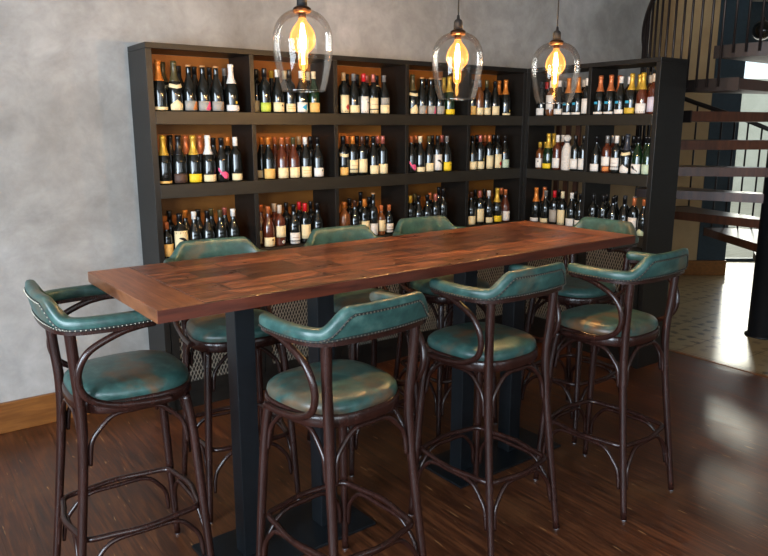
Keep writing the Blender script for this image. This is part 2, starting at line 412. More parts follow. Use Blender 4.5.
def unit(root, nb, put, back, L, dx=0):
    # local frame: u along the unit (0..L), v depth from front (0) to back (.285), z up
    D = .3025
    def B(name, u0, u1, v0, v1, z0, z1, m=M['shelf'], par=root, bev=.0015):
        bm = bmesh.new(); p = [put(u0, v0), put(u1, v1)]
        xs = sorted((p[0][0], p[1][0])); ys = sorted((p[0][1], p[1][1]))
        bx(bm, xs[0], xs[1], ys[0], ys[1], z0, z1); return obj(name, bm, m, par, bev)
    B('top_board', 0, L, .0, D, ZT-.03, ZT)
    e = .0345
    for n, a, b in (('shelf_board', Z2B, Z2), ('shelf_board', Z3B, Z3), ('counter_board', Z4B, Z4)): B(n, e, L-e, .001, D-.001, a, b, M['board_dark'])
    B('plinth', e, L-e, .03, D-.001, 0, .10)
    B('bottom_board', e, L-e, .012, D-.001, .1003, .125)
    for i in range(nb+1):
        u0 = i*PITCH+dx if 0 < i < nb else (0 if i == 0 else L-.034)
        if i in (0, nb):
            B('side_panel', u0, u0+.034, 0, D+.0005, 0, ZT-.031)
        else:
            for (za, zb) in ((Z2+.0003, ZT-.0305), (Z3+.0003, Z2B-.0003), (Z4+.0003, Z3B-.0003), (.1255, Z4B-.0003)): B('divider', u0, u0+.028, .003, D-.001, za, zb)
    if back: B('back_panel', .0345, L-.0345, D-.012, D-.002, Z4+.001, ZT-.032, M['backp'])
    B('cabinet_back', .034, L-.034, D-.012, D-.002, .13, Z4B-.002)
    for i in range(nb):
        a = i*PITCH+dx+.032 if i else .038; b = min((i+1)*PITCH+dx-.003, L-.038)
        bm = bmesh.new(); w = .045
        for u0, u1, z0, z1 in ((a, b, .13, .13+w), (a, b, Z4B-.005-w, Z4B-.005), (a, a+w, .13+w, Z4B-.005-w), (b-w, b, .13+w, Z4B-.005-w)):
            p = [put(u0, -.004), put(u1, .018)]; xs = sorted((p[0][0], p[1][0])); ys = sorted((p[0][1], p[1][1])); bx(bm, xs[0], xs[1], ys[0], ys[1], z0, z1)
        dr = obj('cabinet_door', bm, M['shelf'], root)
        bm = bmesh.new()
        def pt(u, z, off):
            q = put(u, .004+off); return (q[0], q[1], z)
        mesh_panel(bm, a+w, b-w, .13+w, Z4B-.005-w, pt)
        me = obj('wire_mesh', bm, M['mesh'], dr); me['label'] = 'pale expanded metal mesh'
r1 = thing('wine_shelf_unit', 'long dark wall-mounted wine shelf unit with orange-brown back behind the table, five bays wide', 'shelf', (X0, SY, 0))
unit(r1, 5, lambda u, v: (u, v), True, RX-X0-.0, .0267)
r2 = thing('wine_shelf_unit', 'short open-backed dark wine shelf unit at right angles beside the spiral stairs', 'shelf', (RX, SY, 0))
unit(r2, 2, lambda u, v: (v, -u), False, SY-2.7236)
# slatted screen seen through the short unit
sc = thing('slatted_screen', 'brown upright slat screen standing behind the short open-backed shelf unit', 'screen', (4.62, 3.66, 0))
for k in range(6): box('slat', (-.012, .012, -.27+k*.1, -.23+k*.1, 0, 1.9), M['stairwood'], sc)
box('rail', (.013, .03, -.29, .30, .1, .15), M['stairwood'], sc); box('rail', (.013, .03, -.29, .30, 1.78, 1.83), M['stairwood'], sc)

# ------------------------------------------------------------------ bottles
ST = dict(B=(.272, [(0, .030), (.004, .0345), (.012, .0362), (.165, .0362), (.182, .033), (.196, .022), (.206, .0145), (.252, .0138), (.262, .0148), (.2715, .0148), (.272, .013)]),
          G=(.268, [(0, .032), (.004, .0375), (.012, .039), (.125, .039), (.150, .035), (.175, .025), (.198, .0165), (.215, .0142), (.255, .0138), (.258, .0152), (.2675, .0152), (.268, .013)]),
          C=(.285, [(0, .034), (.004, .040), (.014, .0422), (.118, .0422), (.145, .039), (.175, .028), (.205, .0185), (.228, .0152), (.262, .0150), (.266, .0172), (.2845, .0165), (.285, .012)]),
          S=(.215, [(0, .027), (.004, .031), (.01, .0318), (.125, .0318), (.14, .029), (.152, .018), (.162, .013), (.200, .0125), (.203, .0138), (.2145, .0138), (.215, .012)]),
          T=(.312, [(0, .029), (.004, .033), (.012, .0345), (.175, .0345), (.195, .031), (.212, .020), (.225, .0135), (.290, .0130), (.294, .0145), (.3115, .0145), (.312, .012)]),
          M=(.262, [(0, .038), (.004, .0435), (.014, .0448), (.150, .0448), (.170, .042), (.188, .028), (.200, .0165), (.240, .0145), (.246, .0165), (.2615, .0165), (.262, .013)]),
          W=(.275, [(0, .034), (.01, .0395), (.150, .0395), (.185, .030), (.205, .018), (.225, .016), (.232, .020), (.25, .034), (.262, .030), (.275, .012)]))
CAPZ = dict(B=.218, G=.222, C=.170, S=.172, T=.245, M=.215, W=.23)
def rad_at(st, z):
    pr = ST[st][1]
    for (z0, r0), (z1, r1) in zip(pr, pr[1:]):
        if z0 <= z <= z1: return r0+(r1-r0)*(z-z0)/max(z1-z0, 1e-6)
    return pr[-1][1]
_bm = {}
def bottle_mesh(st, glass):
    k = ('b', st, glass)
    if k not in _bm:
        bm = bmesh.new(); zc = CAPZ[st]+.002; pr = [(r, z) for z, r in ST[st][1]]
        lathe(bm, pr, 20); me = bpy.data.meshes.new('wine_bottle'); bmesh.ops.recalc_face_normals(bm, faces=bm.faces); bm.to_mesh(me); bm.free()
        me.materials.append(GLASS[glass]); _bm[k] = me
    return _bm[k]
def cap_mesh(st, cap):
    k = ('c', st, cap)
    if k not in _bm:
        H = ST[st][0]; z0 = CAPZ[st] if cap != 'cork' else H-.010
        zs = [z0]+[z for z, r in ST[st][1] if z > z0+.001]
        pr = [(rad_at(st, z)+.0008, z) for z in zs]; pr[-1] = (pr[-1][0]*.9, H+.001)
        pr.insert(-1, (rad_at(st, H-.001)+.0008, H-.0005))
        pr = sorted(set(pr), key=lambda p: p[1])
        bm = bmesh.new(); lathe(bm, pr, 16); me = bpy.data.meshes.new('capsule'); bmesh.ops.recalc_face_normals(bm, faces=bm.faces); bm.to_mesh(me); bm.free()
        me.materials.append(capm(cap)); _bm[k] = me
    return _bm[k]
def patch(bm, st, a0, a1, zlo, zhi, off, mi, n=12):
    # curved paper patch; zlo/zhi give bottom and top height for t in 0..1 ; facing -Y
    rows = []
    for i in range(n+1):
        t = i/n; a = -PI/2+a0+(a1-a0)*t; z0, z1 = zlo(t), zhi(t); col = []
        for j in range(4):
            z = z0+(z1-z0)*j/3; r = rad_at(st, z)+off; col.append((bm.verts.new((r*math.cos(a), r*math.sin(a), z)), bm.verts.new(((r-.0006)*math.cos(a), (r-.0006)*math.sin(a), z))))
        rows.append(col)
    for p, q in zip(rows, rows[1:]):
        for j in range(3):
            for s in (0, 1):
                f = bm.faces.new((p[j][s], q[j][s], q[j+1][s], p[j+1][s])); f.material_index = mi; f.smooth = True
        bm.faces.new((p[0][0], p[0][1], q[0][1], q[0][0])).material_index = mi
        bm.faces.new((p[3][0], q[3][0], q[3][1], p[3][1])).material_index = mi
    for p in (rows[0], rows[-1]):
        for j in range(3): bm.faces.new((p[j][0], p[j+1][0], p[j+1][1], p[j][1])).material_index = mi
EXTRA = ('collar', 'ring', 'gold', 'greydot', 'greendot', 'orangelow', 'blue', 'greytop')
def label_mesh(st, lab, L, b, shape, motif, second=False):
    if second and motif not in EXTRA: return None
    k = ('l', st, lab, L, b, shape, motif, second)
    if k in _bm: return _bm[k]
    bm = bmesh.new(); mats = []
    def mi(n):
        m = labm(n)
        if m not in mats: mats.append(m)
        return mats.index(m)
    c = lambda v: (lambda t: v)
    if not second and motif in EXTRA: motif = '-'
    if lab != '-' and second: b = max(b, .006)
    if lab != '-' and not second:
        b = max(b, .006) if shape != 'x' else b
        if shape == 'pent': patch(bm, st, -1.0, 1.0, c(b), lambda t: b+.55*L+.45*L*max(0, 1-abs(t-.5)*2.2), .0009, mi(lab), 16)
        else: patch(bm, st, -1.25, 1.25, c(b), c(b+L), .0009, mi(lab))
    def add(n, a0, a1, z0, z1): patch(bm, st, a0, a1, c(z0), c(z1), .0016, mi(n), 6)
    if motif == 'collar': patch(bm, st, -1.3, 1.3, lambda t: .128+.02*abs(t-.5), lambda t: .150+.02*abs(t-.5), .0012, mi('cream'), 12)
    if motif == 'ring': add('cream', -1.2, 1.2, .195, .205)
    if motif in ('orange', 'pink', 'taupe'): patch(bm, st, .05, 1.1, c(b+.004), lambda t: b+.010+(L-.012)*min(1, t*1.8), .0016, mi(motif), 10)
    if motif == 'gold': add('gold', .15, .5, b+L+.008, b+L+.024)
    if motif == 'blackdot': add('black', .2, .45, b+L*.6, b+L*.6+.011)
    if motif == 'goldstripe': add('tan', -.9, .9, b+L*.35, b+L*.35+.005); add('tan', -.9, .9, b+L*.6, b+L*.6+.004)
    if motif == 'bluetri': patch(bm, st, -.4, .6, lambda t: b+L*.5-L*.36*t, lambda t: b+L*.5+L*.36*t, .0016, mi('sky'), 8)
    if motif == 'redspot': patch(bm, st, -.2, .75, lambda t: b+L*.32-L*.16*math.sin(PI*t), lambda t: b+L*.32+L*.16*math.sin(PI*t)+.001, .0016, mi('red'), 8)
    if motif == 'greendot': patch(bm, st, -.2, .5, lambda t: b-.032-.011*math.sin(PI*t), lambda t: b-.032+.011*math.sin(PI*t)+.001, .0016, mi('white'), 8); patch(bm, st, 0, .3, lambda t: b-.032-.004*math.sin(PI*t), lambda t: b-.032+.004*math.sin(PI*t)+.001, .0022, mi('green'), 6)
    if motif == 'stripes': add('black', -1.25, 1.25, b+L*.22, b+L*.22+.007); add('taupe', -.8, .8, b+L*.55, b+L*.55+.003)
    if motif == 'greytop': add('grey', -1.1, 1.1, b+L+.002, b+L+.05)
    if motif == 'orangelow': add('orange', -.2, 1.2, .012, .045)
    if motif == 'blue': add('sky', -.5, .25, .078, .096)
    if motif == 'blackslash': patch(bm, st, -.55, .8, lambda t: b+L*(.62-.28*t), lambda t: b+L*(.66-.28*t+.12*math.sin(PI*t)), .0016, mi('black'), 8)
    if motif == 'blackbird': patch(bm, st, -.6, .7, lambda t: b+L*(.62-.42*t), lambda t: b+L*(.72-.42*t+.22*math.sin(PI*min(1, t*1.6))), .0016, mi('black'), 10)
    if motif == 'pinkbird':
        patch(bm, st, -1.0, .85, lambda t: (.072-.10*t if t < .3 else .042-.024*math.sin(PI*(t-.3)/.7)), lambda t: (.088-.03*t if t < .12 else (.084-.12*(t-.12) if t < .3 else .058+.012*math.sin(PI*(t-.3)/.7)-.02*(t-.3))), .0012, mi('pink'), 18)
    if st == 'W':
        pass
    if not bm.verts: bm.free(); _bm[k] = None; return None
    me = bpy.data.meshes.new('bottle_label'); bmesh.ops.recalc_face_normals(bm, faces=bm.faces); bm.to_mesh(me); bm.free()
    for m in mats: me.materials.append(m)
    _bm[k] = me; return me
ZS = {1: Z2, 2: Z3, 3: Z4}
ORD = ['first', 'second', 'third', 'fourth', 'fifth', 'sixth', 'seventh']
ROWN = {1: 'top', 2: 'middle', 3: 'lowest'}
def bayname(b): return ORD[b-1]+' bay' if b <= 5 else ("short unit's far bay" if b == 6 else "short unit's near bay")
GN = dict(dark='dark bottle', green='green bottle', amber='amber bottle', rose='rosy bottle', paper='white paper-wrapped bottle')
LN = dict(cream='cream', grey='grey', white='white', lime='lime green', tan='tan', yellow='yellow', gold='gold', lavender='pale lavender', brown='brown', mint='pale green', stone='stone grey')
DATA = '''1 1 f 1.329 3.915 C dark orange cream 0.018 0.003 rect -
1 1 f 1.416 3.915 C dark olive cream 0.062 0.003 pent collar
1 1 f 1.499 3.915 G dark cork grey 0.056 0.004 rect orange
1 1 f 1.58 3.915 G dark cork grey 0.056 0.004 rect pink
1 1 f 1.66 3.915 G dark cork grey 0.056 0.004 rect taupe
1 1 f 1.751 3.915 C dark white white 0.036 0.002 rect gold
1 1 k 1.386 4.008 C dark olive - 0.0 0.0 rect collar
1 1 k 1.478 4.008 G dark black - 0.0 0.0 rect -
1 1 k 1.569 4.008 G dark black - 0.0 0.0 rect -
1 1 k 1.66 4.008 G dark black - 0.0 0.0 rect -
1 1 k 1.753 4.008 G dark silver - 0.0 0.0 rect -
1 2 f 1.964 3.915 B dark black lime 0.055 0.006 rect -
1 2 f 2.05 3.915 G dark white cream 0.058 0.002 rect blackdot
1 2 f 2.132 3.915 B dark black cream 0.052 0.002 rect goldstripe
1 2 f 2.213 3.915 G dark white white 0.062 0.002 rect bluetri
1 2 f 2.302 3.915 G green cream tan 0.062 0.002 rect -
1 2 k 1.957 4.008 B dark black cream 0.07 0.002 rect -
1 2 k 2.058 4.008 G dark gold - 0.0 0.0 rect -
1 2 k 2.148 4.008 B dark cream - 0.0 0.0 rect -
1 2 k 2.316 4.008 B dark cream - 0.0 0.0 rect -
1 3 f 2.525 3.915 B dark tan cream 0.118 0.002 rect redspot
1 3 f 2.602 3.915 G dark silver cream 0.052 0.002 rect -
1 3 f 2.68 3.915 B dark red white 0.112 0.002 rect blackdot
1 3 f 2.757 3.915 B dark rose cream 0.105 0.004 rect stripes
1 3 f 2.845 3.915 G dark silver cream 0.058 0.006 rect greytop
1 3 k 2.612 4.008 B dark black - 0.0 0.0 rect -
1 3 k 2.692 4.008 B dark black - 0.0 0.0 rect -
1 3 k 2.769 4.008 B dark rose - 0.0 0.0 rect -
1 3 k 2.851 4.008 B dark black - 0.0 0.0 rect ring
1 4 f 3.088 3.915 C dark olive cream 0.066 0.003 pent collar
1 4 f 3.171 3.915 G dark cork grey 0.06 0.004 rect orange
1 4 f 3.252 3.915 G dark cork grey 0.06 0.004 rect pink
1 4 f 3.333 3.915 G dark cork grey 0.06 0.004 rect taupe
1 4 f 3.424 3.915 C green gold yellow 0.038 0.002 rect -
1 4 k 3.286 4.008 G dark black - 0.0 0.0 rect -
1 4 k 3.367 4.008 G dark black - 0.0 0.0 rect -
1 4 k 3.452 4.008 C dark gold - 0.0 0.0 rect -
1 5 f 3.644 3.915 B dark black tan 0.066 0.002 rect -
1 5 f 3.719 3.915 B amber silver cream 0.055 0.002 rect -
1 5 f 3.793 3.915 B dark olive cream 0.055 0.002 rect blackdot
1 5 f 3.88 3.915 G dark black cream 0.068 0.002 rect -
1 5 f 3.993 3.915 C dark orange cream 0.016 0.002 rect gold
1 5 k 3.77 4.008 B dark copper - 0.0 0.0 rect -
1 5 k 4.014 4.008 C dark orange - 0.0 0.0 rect -
1 5 k 4.094 4.008 B dark black - 0.0 0.0 rect -
1 6 f 4.219 3.331 B dark white white 0.11 0.012 rect -
1 6 f 4.219 3.411 C dark orange white 0.016 0.002 rect blue
1 6 f 4.219 3.497 C dark orange white 0.016 0.002 rect blue
1 6 f 4.219 3.581 G dark white white 0.042 0.01 rect -
1 6 f 4.219 3.662 B amber white white 0.11 0.05 rect -
1 6 f 4.219 3.754 G dark black white 0.055 0.002 rect -
1 6 k 4.312 3.439 B dark white - 0.0 0.0 rect -
1 6 k 4.312 3.513 B dark silver - 0.0 0.0 rect -
1 6 k 4.312 3.604 G dark silver - 0.0 0.0 rect -
1 6 k 4.312 3.788 B dark red - 0.0 0.0 rect -
1 7 f 4.219 2.797 B rose clear lavender 0.1 0.015 rect -
1 7 f 4.219 2.878 C rose gold white 0.068 0.002 rect -
1 7 f 4.219 2.964 C dark gold gold 0.04 0.002 rect blue
1 7 f 4.219 3.048 G dark white white 0.03 0.002 rect blue
1 7 f 4.219 3.131 C dark copper white 0.016 0.002 rect blue
1 7 f 4.219 3.218 C dark copper white 0.016 0.002 rect blue
1 7 k 4.312 2.888 B rose clear - 0.0 0.0 rect -
1 7 k 4.312 2.969 C dark gold - 0.0 0.0 rect -
1 7 k 4.312 3.049 B dark white - 0.0 0.0 rect -
1 7 k 4.312 3.13 C dark copper - 0.0 0.0 rect -
2 1 f 1.329 3.915 C dark gold tan 0.014 0.002 rect -
2 1 f 1.416 3.915 C dark black brown 0.055 0.002 rect -
2 1 f 1.502 3.915 C dark gold yellow 0.05 0.002 rect -
2 1 f 1.589 3.915 C dark white cream 0.042 0.002 rect -
2 1 f 1.672 3.915 G dark black - 0.0 0.0 rect pinkbird
2 1 f 1.759 3.915 B dark white cream 0.042 0.002 rect -
2 1 k 1.402 4.008 C dark black - 0.0 0.0 rect -
2 1 k 1.494 4.008 C dark copper - 0.0 0.0 rect -
2 1 k 1.58 4.008 C dark copper - 0.0 0.0 rect -
2 1 k 1.663 4.008 G dark black - 0.0 0.0 rect -
2 1 k 1.752 4.008 B dark orange - 0.0 0.0 rect -
2 2 f 1.975 3.915 G dark orange tan 0.064 0.002 rect -
2 2 f 2.067 3.915 G rose copper cream 0.068 0.002 rect -
2 2 f 2.147 3.915 G rose olive cream 0.068 0.002 rect -
2 2 f 2.232 3.915 G dark white cream 0.07 0.002 rect goldstripe
2 2 f 2.321 3.915 G dark black white 0.058 0.004 rect blackdot
2 2 k 1.974 4.008 G dark orange cream 0.05 0.004 rect -
2 2 k 2.067 4.008 G rose copper - 0.0 0.0 rect -
2 2 k 2.155 4.008 G rose copper - 0.0 0.0 rect -
2 2 k 2.239 4.008 B dark tan - 0.0 0.0 rect -
2 2 k 2.324 4.008 B dark black - 0.0 0.0 rect -
2 3 f 2.515 3.915 B dark black tan 0.054 0.002 rect collar
2 3 f 2.59 3.915 B dark orange cream 0.088 0.022 rect stripes
2 3 f 2.665 3.915 B dark brown cream 0.094 0.02 rect -
2 3 f 2.757 3.915 G dark black cream 0.06 0.004 rect -
2 3 f 2.834 3.915 B dark rose cream 0.068 0.004 rect -
2 3 k 2.606 4.008 B dark copper - 0.0 0.0 rect -
2 3 k 2.687 4.008 B dark black - 0.0 0.0 rect -
2 3 k 2.768 4.008 B dark black - 0.0 0.0 rect -
2 3 k 2.858 4.008 B dark rose - 0.0 0.0 rect -
2 4 f 3.081 3.915 G dark copper - 0.0 0.0 rect pinkbird
2 4 f 3.161 3.915 G dark cream cream 0.035 0.002 rect -
2 4 f 3.242 3.915 G dark olive cream 0.062 0.004 rect -
2 4 f 3.321 3.915 B dark black white 0.118 0.012 rect blackslash
2 4 f 3.409 3.915 G dark silver yellow 0.066 0.004 rect blackdot
2 4 k 3.195 4.008 B dark copper - 0.0 0.0 rect -
2 4 k 3.35 4.008 B dark black - 0.0 0.0 rect -
2 4 k 3.441 4.008 B dark rose - 0.0 0.0 rect -
2 5 f 3.663 3.915 G dark black cream 0.062 0.006 rect -
2 5 f 3.743 3.915 B dark rose cream 0.06 0.002 rect gold
2 5 f 3.836 3.915 B dark copper cream 0.105 0.004 rect -
2 5 f 3.925 3.915 B dark black cream 0.11 0.008 rect redspot
2 5 f 4.004 3.915 G dark black mint 0.066 0.008 rect -
2 5 k 3.795 4.008 B dark black - 0.0 0.0 rect -
2 5 k 3.88 4.008 B rose copper - 0.0 0.0 rect -
2 5 k 3.972 4.008 B dark black - 0.0 0.0 rect -
2 6 f 4.219 3.333 B dark black white 0.085 0.012 rect -
2 6 f 4.219 3.408 B dark black white 0.078 0.014 rect -
2 6 f 4.219 3.486 W paper paper - 0.0 0.0 rect -
2 6 f 4.219 3.576 B rose white white 0.078 0.014 rect -
2 6 f 4.219 3.664 C green gold yellow 0.04 0.002 rect -
2 6 f 4.219 3.747 S amber gold white 0.075 0.01 rect blackdot
2 6 k 4.312 3.607 B rose white - 0.0 0.0 rect -
2 6 k 4.312 3.695 C dark gold - 0.0 0.0 rect -
2 6 k 4.312 3.776 S amber gold - 0.0 0.0 rect -
2 7 f 4.219 2.8 G green black mint 0.068 0.002 rect -
2 7 f 4.219 2.881 G green black white 0.068 0.002 rect blackbird
2 7 f 4.219 2.967 C dark slate white 0.062 0.002 pent collar
2 7 f 4.219 3.052 B dark white white 0.088 0.024 rect stripes
2 7 f 4.219 3.13 B rose silver white 0.068 0.05 rect orangelow
2 7 f 4.219 3.221 G dark black white 0.055 0.004 rect -
2 7 k 4.312 2.885 G green black - 0.0 0.0 rect -
2 7 k 4.312 2.984 B dark black - 0.0 0.0 rect -
2 7 k 4.312 3.069 B dark black - 0.0 0.0 rect -
2 7 k 4.312 3.153 B rose silver - 0.0 0.0 rect -
3 1 f 1.319 3.915 S dark copper tan 0.075 0.01 rect -
3 1 f 1.397 3.915 M dark black cream 0.12 0.04 rect blackslash
3 1 f 1.483 3.915 G dark white cream 0.05 0.004 rect -
3 1 f 1.564 3.915 G dark black cream 0.05 0.004 rect -
3 1 f 1.644 3.915 G dark olive cream 0.05 0.004 rect gold
3 1 f 1.725 3.915 G dark white cream 0.05 0.004 rect -
3 1 k 1.372 4.008 B dark black - 0.0 0.0 rect -
3 1 k 1.466 4.008 G dark orange - 0.0 0.0 rect -
3 1 k 1.546 4.008 G dark black - 0.0 0.0 rect -
3 1 k 1.627 4.008 G dark olive - 0.0 0.0 rect -
3 1 k 1.713 4.008 G dark rose - 0.0 0.0 rect -
3 2 f 1.957 3.915 G rose copper cream 0.06 0.002 rect blackdot
3 2 f 2.038 3.915 B rose clear cream 0.075 0.06 rect greendot
3 2 f 2.138 3.915 G dark black white 0.075 0.004 rect stripes
3 2 f 2.219 3.915 B dark red cream 0.095 0.034 rect -
3 2 f 2.311 3.915 G dark black white 0.06 0.004 rect -
3 2 k 1.953 4.008 G rose copper cream 0.09 0.01 rect -
3 2 k 2.048 4.008 B rose clear - 0.0 0.0 rect -
3 2 k 2.134 4.008 B dark black - 0.0 0.0 rect -
3 2 k 2.23 4.008 B dark red - 0.0 0.0 rect -
3 2 k 2.316 4.008 B dark black - 0.0 0.0 rect -
3 3 f 2.517 3.915 M amber amber cream 0.09 0.01 pent -
3 3 f 2.603 3.915 G dark brown white 0.05 0.004 rect -
3 3 f 2.681 3.915 B dark orange cream 0.11 0.006 rect -
3 3 f 2.754 3.915 T dark cork white 0.085 0.004 rect -
3 3 f 2.822 3.915 S amber copper cream 0.08 0.03 rect blackdot
3 3 f 2.888 3.915 S dark copper white 0.065 0.015 rect stripes
3 3 k 2.621 4.008 B dark black - 0.0 0.0 rect -
3 3 k 2.713 4.008 T dark black - 0.0 0.0 rect -
3 3 k 2.787 4.008 B dark black - 0.0 0.0 rect -
3 4 f 3.075 3.915 B dark gold cream 0.05 0.004 rect -
3 4 f 3.152 3.915 G dark black cream 0.05 0.004 rect -
3 4 f 3.233 3.915 G dark black cream 0.05 0.004 rect -
3 4 f 3.31 3.915 B dark rose cream 0.05 0.004 rect -
3 4 f 3.383 3.915 T dark black cream 0.05 0.004 rect -
3 4 k 3.19 4.008 B dark olive - 0.0 0.0 rect -
3 4 k 3.337 4.008 B dark copper - 0.0 0.0 rect -
3 4 k 3.42 4.008 T dark black - 0.0 0.0 rect -
3 5 f 3.663 3.915 G dark brown cream 0.07 0.004 rect -
3 5 f 3.754 3.915 B dark rose cream 0.105 0.022 rect -
3 5 f 3.85 3.915 G dark white cream 0.045 0.006 rect blackdot
3 5 f 3.94 3.915 C dark gold yellow 0.05 0.008 rect -
3 5 f 4.031 3.915 G rose copper white 0.08 0.01 rect -
3 5 k 3.792 4.008 B dark black - 0.0 0.0 rect -
3 5 k 3.891 4.008 B dark black - 0.0 0.0 rect -
3 5 k 4.078 4.008 B dark copper - 0.0 0.0 rect -
3 6 f 4.219 3.333 G dark black white 0.04 0.02 rect -
3 6 f 4.219 3.414 G dark white white 0.06 0.002 rect -
3 6 f 4.219 3.501 B dark cream cream 0.12 0.006 rect -
3 6 f 4.219 3.579 B dark red stone 0.1 0.02 rect -
3 6 f 4.219 3.666 G dark silver cream 0.035 0.002 rect -
3 6 f 4.219 3.763 C dark orange white 0.03 0.002 rect -
3 6 k 4.312 3.453 B dark black - 0.0 0.0 rect -
3 6 k 4.312 3.614 B dark black - 0.0 0.0 rect -
3 6 k 4.312 3.761 C dark copper - 0.0 0.0 rect -
3 7 f 4.219 2.8 G dark copper mint 0.05 0.002 pent -
3 7 f 4.219 2.878 B dark copper white 0.1 0.03 rect stripes
3 7 f 4.219 2.955 G dark black white 0.08 0.012 rect -
3 7 f 4.219 3.047 G dark black grey 0.03 0.03 rect -
3 7 f 4.219 3.132 B dark black white 0.08 0.02 rect stripes
3 7 f 4.219 3.219 B dark black white 0.03 0.02 rect greytop
3 7 k 4.312 2.942 B dark silver - 0.0 0.0 rect -
3 7 k 4.312 3.017 B dark slate - 0.0 0.0 rect -
3 7 k 4.312 3.094 G dark black - 0.0 0.0 rect -
3 7 k 4.312 3.171 B dark black - 0.0 0.0 rect -'''
cnt = {}
for line in DATA.strip().splitlines():
    r, b, fk, x, y, st, gl, cap, lab, L, bo, shape, motif = line.split()
    r, b, x, y, L, bo = int(r), int(b), float(x), float(y), float(L), float(bo)
    key = (r, b, fk); i = cnt.get(key, 0); cnt[key] = i+1
    n = sum(1 for l in DATA.strip().splitlines() if l.split()[:3] == [str(r), str(b), fk])
    if b > 5: i = n-1-i           # data runs near to far in the short unit; the photo reads far to near
    kind = {'C': 'sparkling_wine_bottle', 'S': 'small_bottle'}.get(st, 'wine_bottle')
    if st == 'W': kind = 'wrapped_bottle'
    nm = GN[gl]; 
    if st == 'W': lb = 'white paper-wrapped bottle tied at the neck, middle shelf, %s' % bayname(b)
    elif fk == 'f':
        what = (LN[lab]+' label') if lab != '-' else ('pink bird mark' if motif == 'pinkbird' else 'dark label')
        lb = '%s, %s %s, %s, %s from left, %s shelf, %s' % (nm, cap, 'cork' if cap == 'cork' else 'cap', what, ORD[i], ROWN[r], bayname(b))
        lb = lb.replace('cork cork', 'cork top')
    else: lb = '%s, %s cap, %s in back row, %s shelf, %s' % (nm, cap, ORD[i], ROWN[r], bayname(b))
    lb = lb.replace('of short unit', 'of short unit')
    o = bpy.data.objects.new(kind, None); COL.objects.link(o); o.empty_display_size = .05
    o.location = (x, y, ZS[r]+.0006); o.rotation_euler = (0, 0, 0 if b <= 5 else -PI/2)
    if b <= 5: o.rotation_euler = (0, 0, random.uniform(-.08, .08))
    tag(o, lb, 'bottle', 'wine bottles on the %s shelf, %s' % (ROWN[r], bayname(b)))
    o.scale = (.95, .95, .94)
    g = bpy.data.objects.new('wrapping' if st == 'W' else 'glass', bottle_mesh(st, gl)); COL.objects.link(g); g.parent = o
    if st != 'W':
        c_ = bpy.data.objects.new('capsule' if cap != 'cork' else 'cork', cap_mesh(st, cap)); COL.objects.link(c_); c_.parent = o
        lm = label_mesh(st, lab, L, bo, shape, motif)
        if lm: l_ = bpy.data.objects.new('paper_label', lm); COL.objects.link(l_); l_.parent = o
        lm = label_mesh(st, lab, L, bo, shape, motif, True)
        if lm: l_ = bpy.data.objects.new({'collar': 'neck_label', 'ring': 'neck_ring'}.get(motif, 'small_seal'), lm); COL.objects.link(l_); l_.parent = o
    else:
        bm = bmesh.new(); lathe(bm, [(.017, .212), (.0195, .216), (.0195, .222), (.017, .226)], 16); obj('ribbon', bm, capm('slate'), o)

# ------------------------------------------------------------------ table
TC = Vector((1.80, 2.352, 0)); TR = math.radians(1.5)
tb = thing('bar_table', 'long high bar table with a patchwork dark wood top on black steel pedestals', 'table', tuple(TC), TR)
TL, TW, TT, TH = 2.385, .708, 1.135, .041
hx, hy = TL/2, TW/2
bw = .15
o = box('table_top', (-hx+bw, hx-bw, -hy, hy, TT-TH, TT), M['top'], tb, .003)
for s in (-1, 1):
    x0, x1 = sorted((s*hx, s*(hx-bw+.0006))); box('end_board', (x0, x1, -hy, hy, TT-TH, TT), M['board'], tb, .003)
for sy_ in (-1, 1): box('edge_strip', (-hx+.002, hx-.002, *sorted((sy_*hy, sy_*(hy+.004))), TT-TH+.001, TT-.0015), M['edge'], tb)
def W2L(x, y):
    v = Vector((x, y, 0))-TC; c, s = math.cos(-TR), math.sin(-TR); return v.x*c-v.y*s, v.x*s+v.y*c
for cols, (pa, pb) in (((.998, 1.35), (.862, 1.55)), ((2.15, 2.49), (2.045, 2.775))):
    pl = box('base_plate', (W2L(pa, 2.35)[0], W2L(pb, 2.35)[0], -.150, .168, 0, .012), M['iron'], tb, .002)
    for cx in cols:
        lx, ly = W2L(cx, 2.31)
        box('pedestal_post', (lx, lx+.078, -.039, .039, .012, TT-TH-.008), M['iron'], tb, .002)
    box('mounting_plate', (W2L(cols[0]-.08, 2.35)[0], W2L(cols[1]+.16, 2.35)[0], -.22, .22, TT-TH-.008, TT-TH), M['iron'], tb)

